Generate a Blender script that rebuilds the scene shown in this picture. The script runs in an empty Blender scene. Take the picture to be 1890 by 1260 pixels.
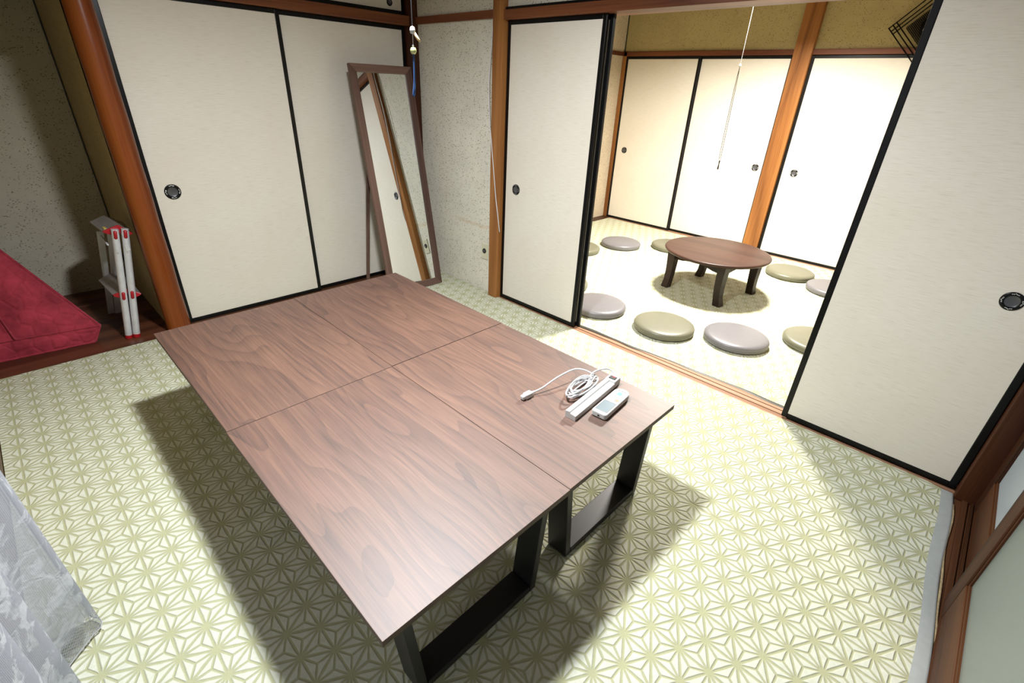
import bpy, bmesh, math, random
from mathutils import Vector, Matrix, Euler

random.seed(7)
C = bpy.context.scene.collection
R = math.radians

# ------------------------------------------------------------------ camera
cam_d = bpy.data.cameras.new('camera')
cam_d.sensor_width = 36.0
cam_d.lens = 887.54 / 1890 * 36.0
cam_d.clip_start = 0.02
cam = bpy.data.objects.new('camera', cam_d)
C.objects.link(cam)
cam.matrix_world = (Matrix.Translation((-2.40364, -3.37956, 1.4176)) @ Matrix.Rotation(R(-46.50971), 4, 'Z')
                    @ Matrix.Rotation(R(62.17232), 4, 'X') @ Matrix.Rotation(R(2.557), 4, 'Z'))
bpy.context.scene.camera = cam

# ------------------------------------------------------------------ world, lamps, exposure
w = bpy.data.worlds.new('world'); bpy.context.scene.world = w
w.use_nodes = True
w.node_tree.nodes['Background'].inputs[0].default_value = (0.62, 0.78, 1.0, 1)
w.node_tree.nodes['Background'].inputs[1].default_value = 0.03

def disk_lamp(name, loc, size, power, col, spread=180):
    d = bpy.data.lights.new(name, 'AREA'); d.shape = 'DISK'; d.size = size; d.energy = power; d.color = col; d.spread = R(spread)
    o = bpy.data.objects.new(name, d); C.objects.link(o); o.location = loc
    return o
LAMP1 = (-1.555, -2.11, 2.17)
LAMP2 = (1.45, -1.88, 2.14)
disk_lamp('lamp_glow', LAMP1, 0.19, 84, (0.94, 0.975, 1.0), 168)
disk_lamp('lamp_glow', LAMP2, 0.40, 175, (1.0, 0.95, 0.865), 158)

vs = bpy.context.scene.view_settings
vs.view_transform = 'Standard'
vs.look = 'None'
vs.gamma = 1.0
vs.use_curve_mapping = False
vs.exposure = 0.0

# ------------------------------------------------------------------ material helpers
class NT:
    def __init__(s, name):
        s.m = bpy.data.materials.new(name); s.m.use_nodes = True
        s.t = s.m.node_tree; s.n = s.t.nodes; s.p = s.n['Principled BSDF']
    def node(s, typ, **kw):
        n = s.n.new(typ)
        for k, v in kw.items():
            setattr(n, k, v)
        return n
    def link(s, a, b): s.t.links.new(a, b)
    def val(s, sock, v):
        if hasattr(v, 'is_output') or isinstance(v, bpy.types.NodeSocket): s.link(v, sock)
        else: sock.default_value = v
    def math(s, op, a, b=None, c=None):
        n = s.node('ShaderNodeMath', operation=op)
        s.val(n.inputs[0], a)
        if b is not None: s.val(n.inputs[1], b)
        if c is not None: s.val(n.inputs[2], c)
        return n.outputs[0]
    def coord(s, kind='Object'):
        return s.node('ShaderNodeTexCoord').outputs[kind]
    def mapping(s, v, scale=(1, 1, 1), loc=(0, 0, 0), rot=(0, 0, 0)):
        n = s.node('ShaderNodeMapping'); s.link(v, n.inputs[0])
        s.val(n.inputs['Location'], loc); n.inputs['Rotation'].default_value = rot; n.inputs['Scale'].default_value = scale
        return n.outputs[0]
    def noise(s, v, scale, detail=2, rough=0.5, dist=0.0):
        n = s.node('ShaderNodeTexNoise'); s.link(v, n.inputs['Vector'])
        n.inputs['Scale'].default_value = scale; n.inputs['Detail'].default_value = detail
        n.inputs['Roughness'].default_value = rough; n.inputs['Distortion'].default_value = dist
        return n.outputs[0]
    def voronoi(s, v, scale, out='Distance', feature='F1'):
        n = s.node('ShaderNodeTexVoronoi', feature=feature); s.link(v, n.inputs['Vector']); n.inputs['Scale'].default_value = scale
        return n.outputs[out]
    def ramp(s, f, stops, interp='LINEAR'):
        n = s.node('ShaderNodeValToRGB'); s.link(f, n.inputs[0]); e = n.color_ramp.elements
        n.color_ramp.interpolation = interp
        while len(e) < len(stops): e.new(0.5)
        for k, (p, c) in enumerate(stops):
            e[k].position = p; e[k].color = (*c, 1) if len(c) == 3 else c
        return n.outputs[0]
    def smooth(s, f, a, b, lo=0.0, hi=1.0):
        n = s.node('ShaderNodeMapRange', interpolation_type='SMOOTHSTEP'); s.val(n.inputs[0], f)
        n.inputs[1].default_value = a; n.inputs[2].default_value = b; n.inputs[3].default_value = lo; n.inputs[4].default_value = hi
        return n.outputs[0]
    def mix(s, f, a, b, mode='MIX'):
        n = s.node('ShaderNodeMix', data_type='RGBA', blend_type=mode)
        s.val(n.inputs[0], f)
        for k, v in ((6, a), (7, b)):
            if isinstance(v, bpy.types.NodeSocket): s.link(v, n.inputs[k])
            else: n.inputs[k].default_value = (*v, 1)
        return n.outputs[2]
    def bump(s, h, strength=0.3, dist=0.002):
        n = s.node('ShaderNodeBump'); s.link(h, n.inputs['Height']); n.inputs['Strength'].default_value = strength
        n.inputs['Distance'].default_value = dist
        s.link(n.outputs[0], s.p.inputs['Normal'])
    def set(s, **kw):
        names = dict(col='Base Color', rough='Roughness', metal='Metallic', spec='Specular IOR Level', trans='Transmission Weight',
                     ior='IOR', sheen='Sheen Weight', coat='Coat Weight', coatr='Coat Roughness', alpha='Alpha')
        for k, v in kw.items():
            i = s.p.inputs[names[k]]
            if isinstance(v, bpy.types.NodeSocket): s.link(v, i)
            elif k == 'col': i.default_value = (*v, 1)
            else: i.default_value = v
        return s

def plain(name, col, rough=0.5, metal=0.0, var=0.06, scale=20, **kw):
    n = NT(name); f = n.noise(n.coord(), scale, 3)
    a = tuple(max(0, c * (1 - var)) for c in col); b = tuple(min(1, c * (1 + var)) for c in col)
    n.set(col=n.ramp(f, [(0.3, a), (0.7, b)]), rough=rough, metal=metal, **kw)
    return n.m

def wood(name, dark, mid, light, axis='z', rough=0.4, ring=10.0, fine=120.0, coat=0.0, stretch=0.06, perobj=False, spec=0.22):
    n = NT(name); v = n.coord()
    if perobj:
        oi = n.node('ShaderNodeObjectInfo'); va = n.node('ShaderNodeVectorMath', operation='MULTIPLY_ADD')
        n.link(oi.outputs['Location'], va.inputs[0]); va.inputs[1].default_value = (3.7, 5.3, 2.1); n.link(v, va.inputs[2]); v = va.outputs[0]
    sc = {'x': (stretch, 1, 1), 'y': (1, stretch, 1), 'z': (1, 1, stretch)}[axis]
    m = n.mapping(v, sc)
    big = n.noise(m, 3.0, 2, 0.45, 0.3)
    rings = n.math('PINGPONG', n.math('MULTIPLY', big, ring), 1.0)
    sf = {'x': (0.02, 1, 1), 'y': (1, 0.02, 1), 'z': (1, 1, 0.02)}[axis]
    fg = n.noise(n.mapping(v, sf), fine, 3, 0.6)
    t = n.math('ADD', n.math('MULTIPLY', rings, 0.5), n.math('MULTIPLY', fg, 0.62))
    col = n.ramp(t, [(0.18, dark), (0.5, mid), (0.85, light)])
    n.set(col=col, rough=rough, coat=coat, coatr=0.25, spec=spec)
    n.bump(fg, 0.15, 0.0006)
    return n.m

def fusuma_paper(name):
    n = NT(name); v = n.coord()
    streak = n.noise(n.mapping(v, (16, 16, 420)), 1.0, 3, 0.6, 0.1)
    cloud = n.noise(v, 2.2, 3, 0.6)
    col = n.ramp(streak, [(0.25, (0.585, 0.53, 0.445)), (0.45, (0.71, 0.665, 0.585)), (0.75, (0.765, 0.72, 0.645))])
    col = n.mix(n.smooth(cloud, 0.35, 0.75, 0.0, 0.28), col, (0.65, 0.56, 0.44))
    n.set(col=col, rough=0.6, spec=0.35); n.bump(streak, 0.2, 0.001)
    return n.m

def plaster(name, base=(0.70, 0.67, 0.58), stain=False):
    n = NT(name); v = n.coord()
    cloud = n.noise(v, 4.0, 4, 0.6)
    col = n.ramp(cloud, [(0.3, tuple(c * 0.93 for c in base)), (0.7, tuple(c * 1.06 for c in base))])
    spk = n.voronoi(n.mapping(v, (1, 1, 1.5), rot=(0.5, 0.5, 0.3)), 70.0)
    msk = n.noise(v, 30.0, 3, 0.7)
    m = n.math('MULTIPLY', n.smooth(spk, 0.20, 0.34, 1.0, 0.0), n.smooth(msk, 0.46, 0.53))
    fib = n.noise(n.mapping(v, (1, 1, 1), rot=(0.7, 0.5, 0.3)), 110.0, 2, 0.7, 2.0)
    m2 = n.smooth(fib, 0.62, 0.70, 0.0, 0.75)
    m = n.math('MAXIMUM', m, m2)
    col = n.mix(n.math('MULTIPLY', m, 0.85), col, (0.13, 0.11, 0.06))
    if stain:   # an old brown water line low on this wall
        sx = n.node('ShaderNodeSeparateXYZ'); n.link(v, sx.inputs[0])
        zz = n.math('ADD', sx.outputs[2], n.math('MULTIPLY', n.noise(v, 9.0), 0.05))
        d = n.math('ABSOLUTE', n.math('SUBTRACT', zz, 0.525))
        s = n.math('MULTIPLY', n.smooth(d, 0.004, 0.022, 0.28, 0.0), n.smooth(sx.outputs[1], -0.40, -0.52))
        col = n.mix(s, col, (0.55, 0.33, 0.13))
    n.set(col=col, rough=0.9, spec=0.15); n.bump(n.noise(v, 220.0, 3), 0.3, 0.001)
    return n.m

def asanoha(name):
    """woven hemp-leaf mat: triangular lattice, side 9 cm, one edge family along y"""
    n = NT(name); v = n.coord()
    p = n.mapping(v, loc=(2.544, 1.283, 0))
    sx = n.node('ShaderNodeSeparateXYZ'); n.link(p, sx.inputs[0]); x, y = sx.outputs[0], sx.outputs[1]
    wob = n.math('MULTIPLY', n.math('SUBTRACT', n.noise(v, 22.0, 2), 0.5), 0.05)
    h = 0.0908 * math.sqrt(3) / 2
    fr = []
    for a in (0, 120, 240):
        u = n.math('ADD', n.math('MULTIPLY', x, math.cos(R(a)) / h), n.math('MULTIPLY', y, math.sin(R(a)) / h))
        fr.append(n.math('FRACT', n.math('ADD', u, 40.0)))
    s = n.math('ADD', n.math('ADD', fr[0], fr[1]), fr[2])
    flip = n.math('GREATER_THAN', s, 1.5)
    b = []
    for f in fr:
        b.append(n.math('ABSOLUTE', n.math('SUBTRACT', f, flip)))
    mx = n.math('MAXIMUM', n.math('MAXIMUM', b[0], b[1]), b[2])
    mn = n.math('MINIMUM', n.math('MINIMUM', b[0], b[1]), b[2])
    mid = n.math('SUBTRACT', n.math('SUBTRACT', 1.0, mx), mn)
    mnw = n.math('ADD', mn, wob); 
    edge = n.smooth(mnw, 0.018, 0.078, 1.0, 0.0)
    spoke = n.smooth(n.math('ADD', n.math('SUBTRACT', mid, mn), wob), 0.025, 0.11, 1.0, 0.0)
    blob = n.smooth(n.math('ADD', mx, wob), 0.76, 0.88)
    line = n.math('MAXIMUM', n.math('MAXIMUM', edge, spoke), blob)
    # sewn joins between the strips of mat
    sw = n.node('ShaderNodeSeparateXYZ'); n.link(v, sw.inputs[0])
    j = n.math('ABSOLUTE', n.math('SUBTRACT', n.math('FRACT', n.math('ADD', n.math('DIVIDE', n.math('ADD', sw.outputs[0], 0.887), 0.935), 10.5)), 0.5))
    seam = n.smooth(j, 0.0016, 0.004, 1.0, 0.0)
    weave = n.noise(n.mapping(v, (1, 3, 1)), 260.0, 2, 0.6)
    base = n.ramp(n.noise(v, 60.0, 3), [(0.3, (0.59, 0.60, 0.485)), (0.7, (0.67, 0.68, 0.565))])
    green = n.ramp(weave, [(0.35, (0.305, 0.305, 0.125)), (0.65, (0.41, 0.41, 0.205))])
    col = n.mix(n.math('MULTIPLY', line, 0.74), base, green)
    col = n.mix(n.math('MULTIPLY', seam, 0.45), col, (0.45, 0.42, 0.24))
    n.set(col=col, rough=0.8, spec=0.2)
    hgt = n.math('ADD', n.math('ADD', n.math('MULTIPLY', n.math('SUBTRACT', 1.0, line), 1.0), n.math('MULTIPLY', weave, 0.35)), n.math('MULTIPLY', seam, -1.0))
    n.bump(hgt, 0.8, 0.003)
    return n.m

def walnut(name):
    n = NT(name); v = n.coord()
    oi = n.node('ShaderNodeObjectInfo'); va = n.node('ShaderNodeVectorMath', operation='MULTIPLY_ADD')
    n.link(oi.outputs['Location'], va.inputs[0]); va.inputs[1].default_value = (3.7, 5.3, 2.1); n.link(v, va.inputs[2]); v = va.outputs[0]
    warp = n.noise(n.mapping(v, (1, 0.20, 1)), 3.6, 2, 0.5, 0.25)
    sx = n.node('ShaderNodeSeparateXYZ'); n.link(v, sx.inputs[0])
    d = n.math('ADD', n.math('MULTIPLY', warp, 0.42), n.math('MULTIPLY', sx.outputs[0], 0.55))
    rings = n.math('FRACT', n.math('MULTIPLY', d, 34.0))
    rings = n.math('POWER', rings, 2.2)
    fg = n.noise(n.mapping(v, (1, 0.022, 1)), 170.0, 4, 0.65)
    med = n.noise(n.mapping(v, (1, 0.12, 1)), 9.0, 3, 0.6)
    t = n.math('SUBTRACT', n.math('ADD', n.math('MULTIPLY', fg, 0.62), n.math('MULTIPLY', med, 0.40)), n.math('MULTIPLY', rings, 0.13))
    col = n.ramp(t, [(0.28, (0.050, 0.021, 0.013)), (0.48, (0.112, 0.050, 0.030)), (0.70, (0.185, 0.088, 0.052))])
    n.set(col=col, rough=0.5, spec=0.5, coat=1.0); n.p.inputs['Coat Roughness'].default_value = 0.60; n.p.inputs['Coat IOR'].default_value = 1.62
    n.bump(fg, 0.12, 0.0005)
    return n.m

def lace(name):
    n = NT(name); v = n.coord('UV')
    sx = n.node('ShaderNodeSeparateXYZ'); n.link(v, sx.inputs[0]); x, y = sx.outputs[0], sx.outputs[1]
    net = lambda k: n.math('MULTIPLY', n.smooth(n.math('ABSOLUTE', n.math('SINE', n.math('MULTIPLY', x, k))), 0.3, 0.6),
                           n.smooth(n.math('ABSOLUTE', n.math('SINE', n.math('MULTIPLY', y, k))), 0.3, 0.6))
    fine = net(820.0)
    # diagonal lattice in the hem band
    dx = n.math('ADD', x, y); dy = n.math('SUBTRACT', x, y)
    lat = n.math('MULTIPLY', n.smooth(n.math('ABSOLUTE', n.math('SINE', n.math('MULTIPLY', dx, 300.0))), 0.35, 0.6),
                 n.smooth(n.math('ABSOLUTE', n.math('SINE', n.math('MULTIPLY', dy, 300.0))), 0.35, 0.6))
    fl = n.noise(v, 15.0, 3, 0.65, 0.8)
    flower = n.smooth(fl, 0.48, 0.60)
    hem = n.smooth(n.math('ADD', y, n.math('MULTIPLY', fl, 0.05)), 0.105, 0.075)
    pet = n.voronoi(v, 60.0)
    open_ = n.math('MULTIPLY', n.math('MULTIPLY', fine, 0.30), n.math('SUBTRACT', 1.0, flower))
    hole = n.math('MAXIMUM', open_, n.math('MULTIPLY', n.math('MULTIPLY', lat, hem), 0.75))
    col = n.mix(flower, (0.35, 0.365, 0.41), (0.46, 0.475, 0.51))
    n.set(col=col, rough=0.9, spec=0.1, alpha=n.math('SUBTRACT', 1.0, hole))
    n.bump(n.math('ADD', n.math('MULTIPLY', flower, n.math('SUBTRACT', 1.0, pet)), n.math('MULTIPLY', fine, -0.2)), 0.6, 0.002)
    return n.m

M = {}
M['paper'] = fusuma_paper('fusuma_paper')
M['lacquer'] = plain('black_lacquer', (0.004, 0.004, 0.0045), 0.3, var=0.2, spec=0.25)
M['plaster'] = plaster('speckled_plaster')
M['plaster_stain'] = plaster('speckled_plaster_with_stain', stain=True)
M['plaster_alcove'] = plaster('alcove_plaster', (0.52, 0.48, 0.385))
M['plaster_ochre'] = plaster('ochre_side_plaster', (0.47, 0.385, 0.215))
M['plaster_olive'] = plaster('ochre_plaster', (0.40, 0.325, 0.155))
M['plaster_warm'] = plaster('warm_plaster', (0.55, 0.46, 0.34))
M['beam'] = wood('beam_wood', (0.055, 0.016, 0.008), (0.125, 0.040, 0.017), (0.20, 0.070, 0.028), 'y', 0.42)
M['beam_x'] = wood('beam_wood_along', (0.055, 0.016, 0.008), (0.125, 0.040, 0.017), (0.20, 0.070, 0.028), 'x', 0.42)
M['post'] = wood('post_wood', (0.12, 0.042, 0.012), (0.245, 0.095, 0.026), (0.36, 0.155, 0.045), 'z', 0.38)
M['post_dark'] = wood('dark_post_wood', (0.022, 0.007, 0.004), (0.048, 0.015, 0.007), (0.085, 0.029, 0.012), 'z', 0.4)
M['log'] = wood('polished_log', (0.085, 0.017, 0.003), (0.18, 0.040, 0.007), (0.25, 0.066, 0.012), 'z', 0.30, ring=6, coat=0.15)
M['sill'] = wood('sill_wood', (0.20, 0.095, 0.05), (0.34, 0.185, 0.11), (0.47, 0.28, 0.18), 'y', 0.5)
M['sill_dark'] = wood('dark_sill_wood', (0.024, 0.009, 0.004), (0.055, 0.021, 0.009), (0.11, 0.045, 0.02), 'x', 0.45)
M['frame_x'] = wood('door_frame_wood', (0.014, 0.004, 0.001), (0.046, 0.014, 0.004), (0.095, 0.032, 0.009), 'x', 0.55)
M['frame_z'] = wood('door_frame_wood_upright', (0.012, 0.004, 0.001), (0.034, 0.010, 0.003), (0.07, 0.022, 0.007), 'z', 0.55)
M['board'] = wood('alcove_board', (0.030, 0.010, 0.006), (0.070, 0.022, 0.012), (0.13, 0.045, 0.022), 'x', 0.3, perobj=True)
M['ceil'] = wood('ceiling_board', (0.11, 0.06, 0.03), (0.17, 0.10, 0.05), (0.24, 0.15, 0.08), 'x', 0.6)
M['mat'] = asanoha('hemp_leaf_mat')
M['binding'] = plain('grey_cloth_binding', (0.36, 0.38, 0.37), 0.8, var=0.05, scale=40)
M['underlay'] = plain('tatami_edge', (0.36, 0.27, 0.15), 0.9, var=0.3, scale=150)
M['dark_edge'] = plain('dark_mat_edge', (0.03, 0.03, 0.02), 0.5)
M['subfloor'] = plain('subfloor', (0.16, 0.12, 0.08), 0.8)
M['walnut'] = walnut('walnut_laminate')
M['walnut_edge'] = wood('walnut_edge_band', (0.05, 0.028, 0.020), (0.085, 0.05, 0.036), (0.12, 0.075, 0.055), 'y', 0.5)
M['steel'] = plain('black_steel', (0.012, 0.012, 0.013), 0.42)
M['frame_walnut'] = wood('mirror_frame_wood', (0.055, 0.030, 0.024), (0.115, 0.065, 0.050), (0.18, 0.105, 0.08), 'z', 0.5)
M['frame_walnut_x'] = wood('mirror_frame_wood_across', (0.055, 0.030, 0.024), (0.115, 0.065, 0.050), (0.18, 0.105, 0.08), 'x', 0.5)
M['mirror'] = plain('mirror_silver', (0.90, 0.93, 0.93), 0.01, 1.0, var=0.0)
M['vinyl_grey'] = plain('grey_vinyl', (0.150, 0.144, 0.153), 0.40, var=0.03)
M['vinyl_olive'] = plain('olive_vinyl', (0.145, 0.142, 0.096), 0.40, var=0.03)
M['chabudai'] = wood('dark_lacquered_wood', (0.022, 0.010, 0.006), (0.034, 0.015, 0.010), (0.046, 0.021, 0.014), 'y', 0.42, coat=0.0)
M['chabudai_leg'] = wood('dark_leg_wood', (0.008, 0.004, 0.0025), (0.014, 0.007, 0.0045), (0.024, 0.012, 0.008), 'z', 0.4)
M['alu'] = plain('brushed_aluminium', (0.66, 0.67, 0.70), 0.42, 0.35, var=0.08)
M['alu_tread'] = plain('ribbed_aluminium', (0.42, 0.40, 0.38), 0.5, 0.6, var=0.1)
M['red_plastic'] = plain('red_plastic', (0.38, 0.006, 0.014), 0.35)
M['white_plastic'] = plain('white_plastic', (0.56, 0.56, 0.55), 0.35, var=0.02)
M['white_cable'] = plain('white_cable', (0.60, 0.60, 0.61), 0.4, var=0.02)
M['grey_print'] = plain('grey_print', (0.22, 0.22, 0.22), 0.6)
M['lcd'] = plain('grey_lcd', (0.17, 0.215, 0.235), 0.3, var=0.05)
M['button_grey'] = plain('pale_grey_button', (0.42, 0.43, 0.43), 0.5)
M['teal'] = plain('teal_button', (0.12, 0.48, 0.38), 0.5)
M['orange'] = plain('orange_print', (0.70, 0.22, 0.14), 0.5)
M['dark'] = plain('dark_recess', (0.015, 0.012, 0.012), 0.5)
M['silver'] = plain('silver_inlay', (0.60, 0.60, 0.58), 0.35, 0.6)
M['pull_cup'] = plain('pull_cup', (0.085, 0.085, 0.092), 0.35, 0.3)
M['outlet'] = plain('cream_plastic', (0.62, 0.59, 0.44), 0.45, var=0.03)
M['blue'] = plain('blue_strap', (0.012, 0.06, 0.19), 0.7, var=0.15)
M['bell'] = plain('gold_green_bell', (0.45, 0.48, 0.22), 0.35, 0.5, var=0.35, scale=120)
M['pale_wood'] = plain('pale_wood', (0.75, 0.52, 0.27), 0.5)
M['string'] = plain('grey_string', (0.03, 0.03, 0.035), 0.8)
M['brown_cord'] = plain('brown_cord', (0.016, 0.010, 0.007), 0.9, spec=0.1)
M['wire'] = plain('black_wire', (0.003, 0.003, 0.003), 0.8, spec=0.1)
M['sticker'] = plain('yellow_sticker', (0.75, 0.60, 0.12), 0.5)
M['lace_hem'] = plain('lace_hem', (0.45, 0.455, 0.48), 0.9)
M['lace'] = lace('white_lace')

def glass_mat(name, col, rough, trans):
    n = NT(name); f = n.noise(n.coord(), 350.0, 2)
    n.set(col=n.ramp(f, [(0.3, tuple(c * 0.95 for c in col)), (0.7, col)]), rough=rough, trans=trans, ior=1.5)
    n.bump(f, 0.25, 0.001)
    return n.m
M['frost_daylit'] = glass_mat('daylit_frosted_glass', (0.50, 0.57, 0.62), 0.30, 0.15)  # far pane: brightness of outside daylight put into a paler glass colour
M['frost'] = glass_mat('frosted_glass', (0.20, 0.235, 0.22), 0.30, 0.15)
def velvet():
    n = NT('red_velvet'); v = n.coord()
    dst = n.voronoi(v, 14.0, 'Distance', 'DISTANCE_TO_EDGE')
    nap = n.noise(v, 9.0, 4, 0.65)
    col = n.ramp(nap, [(0.32, (0.20, 0.008, 0.022)), (0.68, (0.42, 0.032, 0.062))])
    n.set(col=col, rough=0.85, sheen=0.55)
    n.p.inputs['Sheen Tint'].default_value = (1.0, 0.45, 0.5, 1); n.p.inputs['Sheen Roughness'].default_value = 0.4
    n.bump(n.smooth(dst, 0.0, 0.16), 0.5, 0.006)
    return n.m
M['velvet'] = velvet()
def emis(name, col, st):
    n = NT(name); n.set(col=(0.8, 0.8, 0.8)); n.p.inputs['Emission Color'].default_value = (*col, 1); n.p.inputs['Emission Strength'].default_value = st
    return n.m
M['lampglow'] = emis('lamp_diffuser', (1, 0.98, 0.94), 4.0)
M['shade'] = plain('lamp_shade', (0.75, 0.74, 0.70), 0.6)

# ------------------------------------------------------------------ mesh helpers
class MB:
    def __init__(s): s.v = []; s.f = []; s.uv = None
    def add(s, vs, fs):
        b = len(s.v); s.v += [tuple(q) for q in vs]; s.f += [[b + i for i in f] for f in fs]; return s
    def box(s, x0, x1, y0, y1, z0, z1):
        x0, x1 = sorted((x0, x1)); y0, y1 = sorted((y0, y1)); z0, z1 = sorted((z0, z1))
        v = [(x, y, z) for z in (z0, z1) for x, y in ((x0, y0), (x1, y0), (x1, y1), (x0, y1))]
        return s.add(v, [(3, 2, 1, 0), (4, 5, 6, 7), (0, 1, 5, 4), (1, 2, 6, 5), (2, 3, 7, 6), (3, 0, 4, 7)])
    def prism(s, pts, axis, a, b):
        """polygon (2D, in the two other axes in order) extruded along axis from a to b"""
        def mk(p, t):
            return {'x': (t, p[0], p[1]), 'y': (p[0], t, p[1]), 'z': (p[0], p[1], t)}[axis]
        n = len(pts)
        v = [mk(p, a) for p in pts] + [mk(p, b) for p in pts]
        return s.add(v, [list(range(n))[::-1], list(range(n, 2 * n))] + [(i, (i + 1) % n, n + (i + 1) % n, n + i) for i in range(n)])
    def tube(s, path, r, seg=8, closed=False, ry=None):
        P = [Vector(p) for p in path]; n = len(P); rings = []
        up = None
        for i in range(n):
            if closed: t = (P[(i + 1) % n] - P[i - 1]).normalized()
            else: t = (P[min(i + 1, n - 1)] - P[max(i - 1, 0)]).normalized()
            if up is None:
                up = Vector((0, 0, 1)) if abs(t.z) < 0.9 else Vector((0, 1, 0))
            a = t.cross(up).normalized(); up = a.cross(t).normalized()
            rr = r[i] if isinstance(r, (list, tuple)) else r
            r2 = rr if ry is None else ry
            rings.append([P[i] + a * math.cos(2 * math.pi * k / seg) * rr + up * math.sin(2 * math.pi * k / seg) * r2 for k in range(seg)])
        v = [q for g in rings for q in g]; f = []
        m = n if closed else n - 1
        for i in range(m):
            j = (i + 1) % n
            for k in range(seg):
                f.append((i * seg + k, i * seg + (k + 1) % seg, j * seg + (k + 1) % seg, j * seg + k))
        if not closed: f += [list(range(seg))[::-1], [(n - 1) * seg + k for k in range(seg)]]
        return s.add(v, f)
    def lathe(s, prof, seg=32, c=(0, 0, 0), axis='z'):
        """prof: (r, h) from bottom to top"""
        v = []; f = []; n = len(prof)
        for k in range(seg):
            a = 2 * math.pi * k / seg
            for r, h in prof:
                q = (r * math.cos(a), r * math.sin(a), h)
                q = {'z': q, 'x': (q[2], q[0], q[1]), 'y': (q[1], q[2], q[0])}[axis]
                v.append((c[0] + q[0], c[1] + q[1], c[2] + q[2]))
        for k in range(seg):
            k2 = (k + 1) % seg
            for i in range(n - 1):
                f.append((k * n + i, k2 * n + i, k2 * n + i + 1, k * n + i + 1))
        return s.add(v, f)
    def grid(s, fn, nu, nv):
        v = [fn(i / nu, j / nv) for j in range(nv + 1) for i in range(nu + 1)]
        f = [(j * (nu + 1) + i, j * (nu + 1) + i + 1, (j + 1) * (nu + 1) + i + 1, (j + 1) * (nu + 1) + i) for j in range(nv) for i in range(nu)]
        return s.add(v, f)
    def mesh(s, name, mat, smooth=False, weld=True):
        me = bpy.data.meshes.new(name); me.from_pydata(s.v, [], s.f); 
        bm = bmesh.new(); bm.from_mesh(me)
        if weld: bmesh.ops.remove_doubles(bm, verts=bm.verts, dist=1e-6)
        bmesh.ops.recalc_face_normals(bm, faces=bm.faces)
        bm.to_mesh(me); bm.free()
        if smooth:
            for p in me.polygons: p.use_smooth = True
        me.materials.append(mat if not isinstance(mat, str) else M[mat]); me.update()
        return me
    def build(s, name, mat, parent=None, smooth=False, bevel=0.0, seg=2, weld=True, sub=0, loc=None, angle=None):
        o = bpy.data.objects.new(name, s.mesh(name, mat, smooth, weld)); C.objects.link(o)
        if parent: o.parent = parent
        if loc: o.location = loc
        if bevel:
            b = o.modifiers.new('bevel', 'BEVEL'); b.width = bevel; b.segments = seg; b.limit_method = 'ANGLE'; b.angle_limit = R(35)
            b.harden_normals = False
        if sub:
            b = o.modifiers.new('subdivision', 'SUBSURF'); b.levels = sub; b.render_levels = sub
        if smooth and angle:
            o.data.set_sharp_from_angle(angle=R(angle))
        return o

def box(*a): return MB().box(*a)
def tag(o, label=None, cat=None, group=None, kind=None):
    if label: o['label'] = label
    if cat: o['category'] = cat
    if group: o['group'] = group
    if kind: o['kind'] = kind
    return o
def empty(name, loc=(0, 0, 0), rz=0.0, rot=None):
    o = bpy.data.objects.new(name, None); C.objects.link(o); o.location = loc
    o.rotation_euler = rot if rot else (0, 0, rz); o.empty_display_size = 0.1
    return o
def copy_tree(o, parent=None):
    kids = list(o.children)
    c = o.copy(); C.objects.link(c); c.parent = parent
    for k in kids: copy_tree(k, c)
    return c
def struct(o, label, cat): return tag(o, label, cat, kind='structure')

# ------------------------------------------------------------------ the shell
ZC = 2.36                 # ceiling
XL = -2.80                # window wall
YF = -3.90                # glass-door wall, outer face
XB = 2.93                 # far wall of the back room
struct(box(-2.95, 3.2, -4.1, 1.3, -0.10, -0.012).build('floor', 'subfloor'), 'bare boards of the floor under the woven mats', 'floor')
struct(box(-2.95, 3.2, -4.1, 1.3, ZC, ZC + 0.08).build('ceiling', 'ceil'), 'plain wooden board ceiling over both rooms', 'ceiling')

# closet backing + plaster above the upper cupboards
wb = box(-1.95, 0.0, 0.07, 0.12, -0.012, ZC).box(-1.95, 0.0, 0.0, 0.07, 2.22, ZC)
struct(wb.build('wall_back', 'plaster'), 'plaster wall behind and above the closet doors', 'wall')
# alcove walls
al = MB().box(-2.95, -1.90, 1.02, 1.10, -0.012, ZC)
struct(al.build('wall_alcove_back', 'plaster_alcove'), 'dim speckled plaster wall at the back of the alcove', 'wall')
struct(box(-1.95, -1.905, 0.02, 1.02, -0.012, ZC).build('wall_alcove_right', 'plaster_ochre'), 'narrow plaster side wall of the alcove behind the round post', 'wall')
struct(MB().box(XL, -1.96, -0.05, 0.02, 1.705, ZC).box(XL, -1.95, 0.02, 1.02, 1.86, ZC).build('wall_alcove_shade', 'plaster_alcove'), 'unseen plaster strip and dropped ceiling added to shade the alcove', 'wall')  # out of view; lintel lowered and ceiling dropped to darken the upper alcove
struct(box(-1.958, -1.945, 1.008, 1.02, 0.0, ZC).build('trim_1', 'dark_edge'), 'thin dark strip in the inner corner of the alcove', 'trim')
# alcove floor boards
fa = empty('floor_alcove', (-2.4, -0.10, 0)); struct(fa, 'dark polished wooden floor boards of the alcove', 'floor')
for k, (a, b) in enumerate(((-0.10, 0.10), (0.102, 0.41), (0.412, 0.72), (0.722, 1.02))):
    o = box(-2.80, -1.90 if k else -1.86, a, b, -0.012, 0.003).build('plank', 'board', fa, bevel=0.002)
    o.matrix_parent_inverse = Matrix.Translation((2.4, 0.10, 0))

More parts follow.
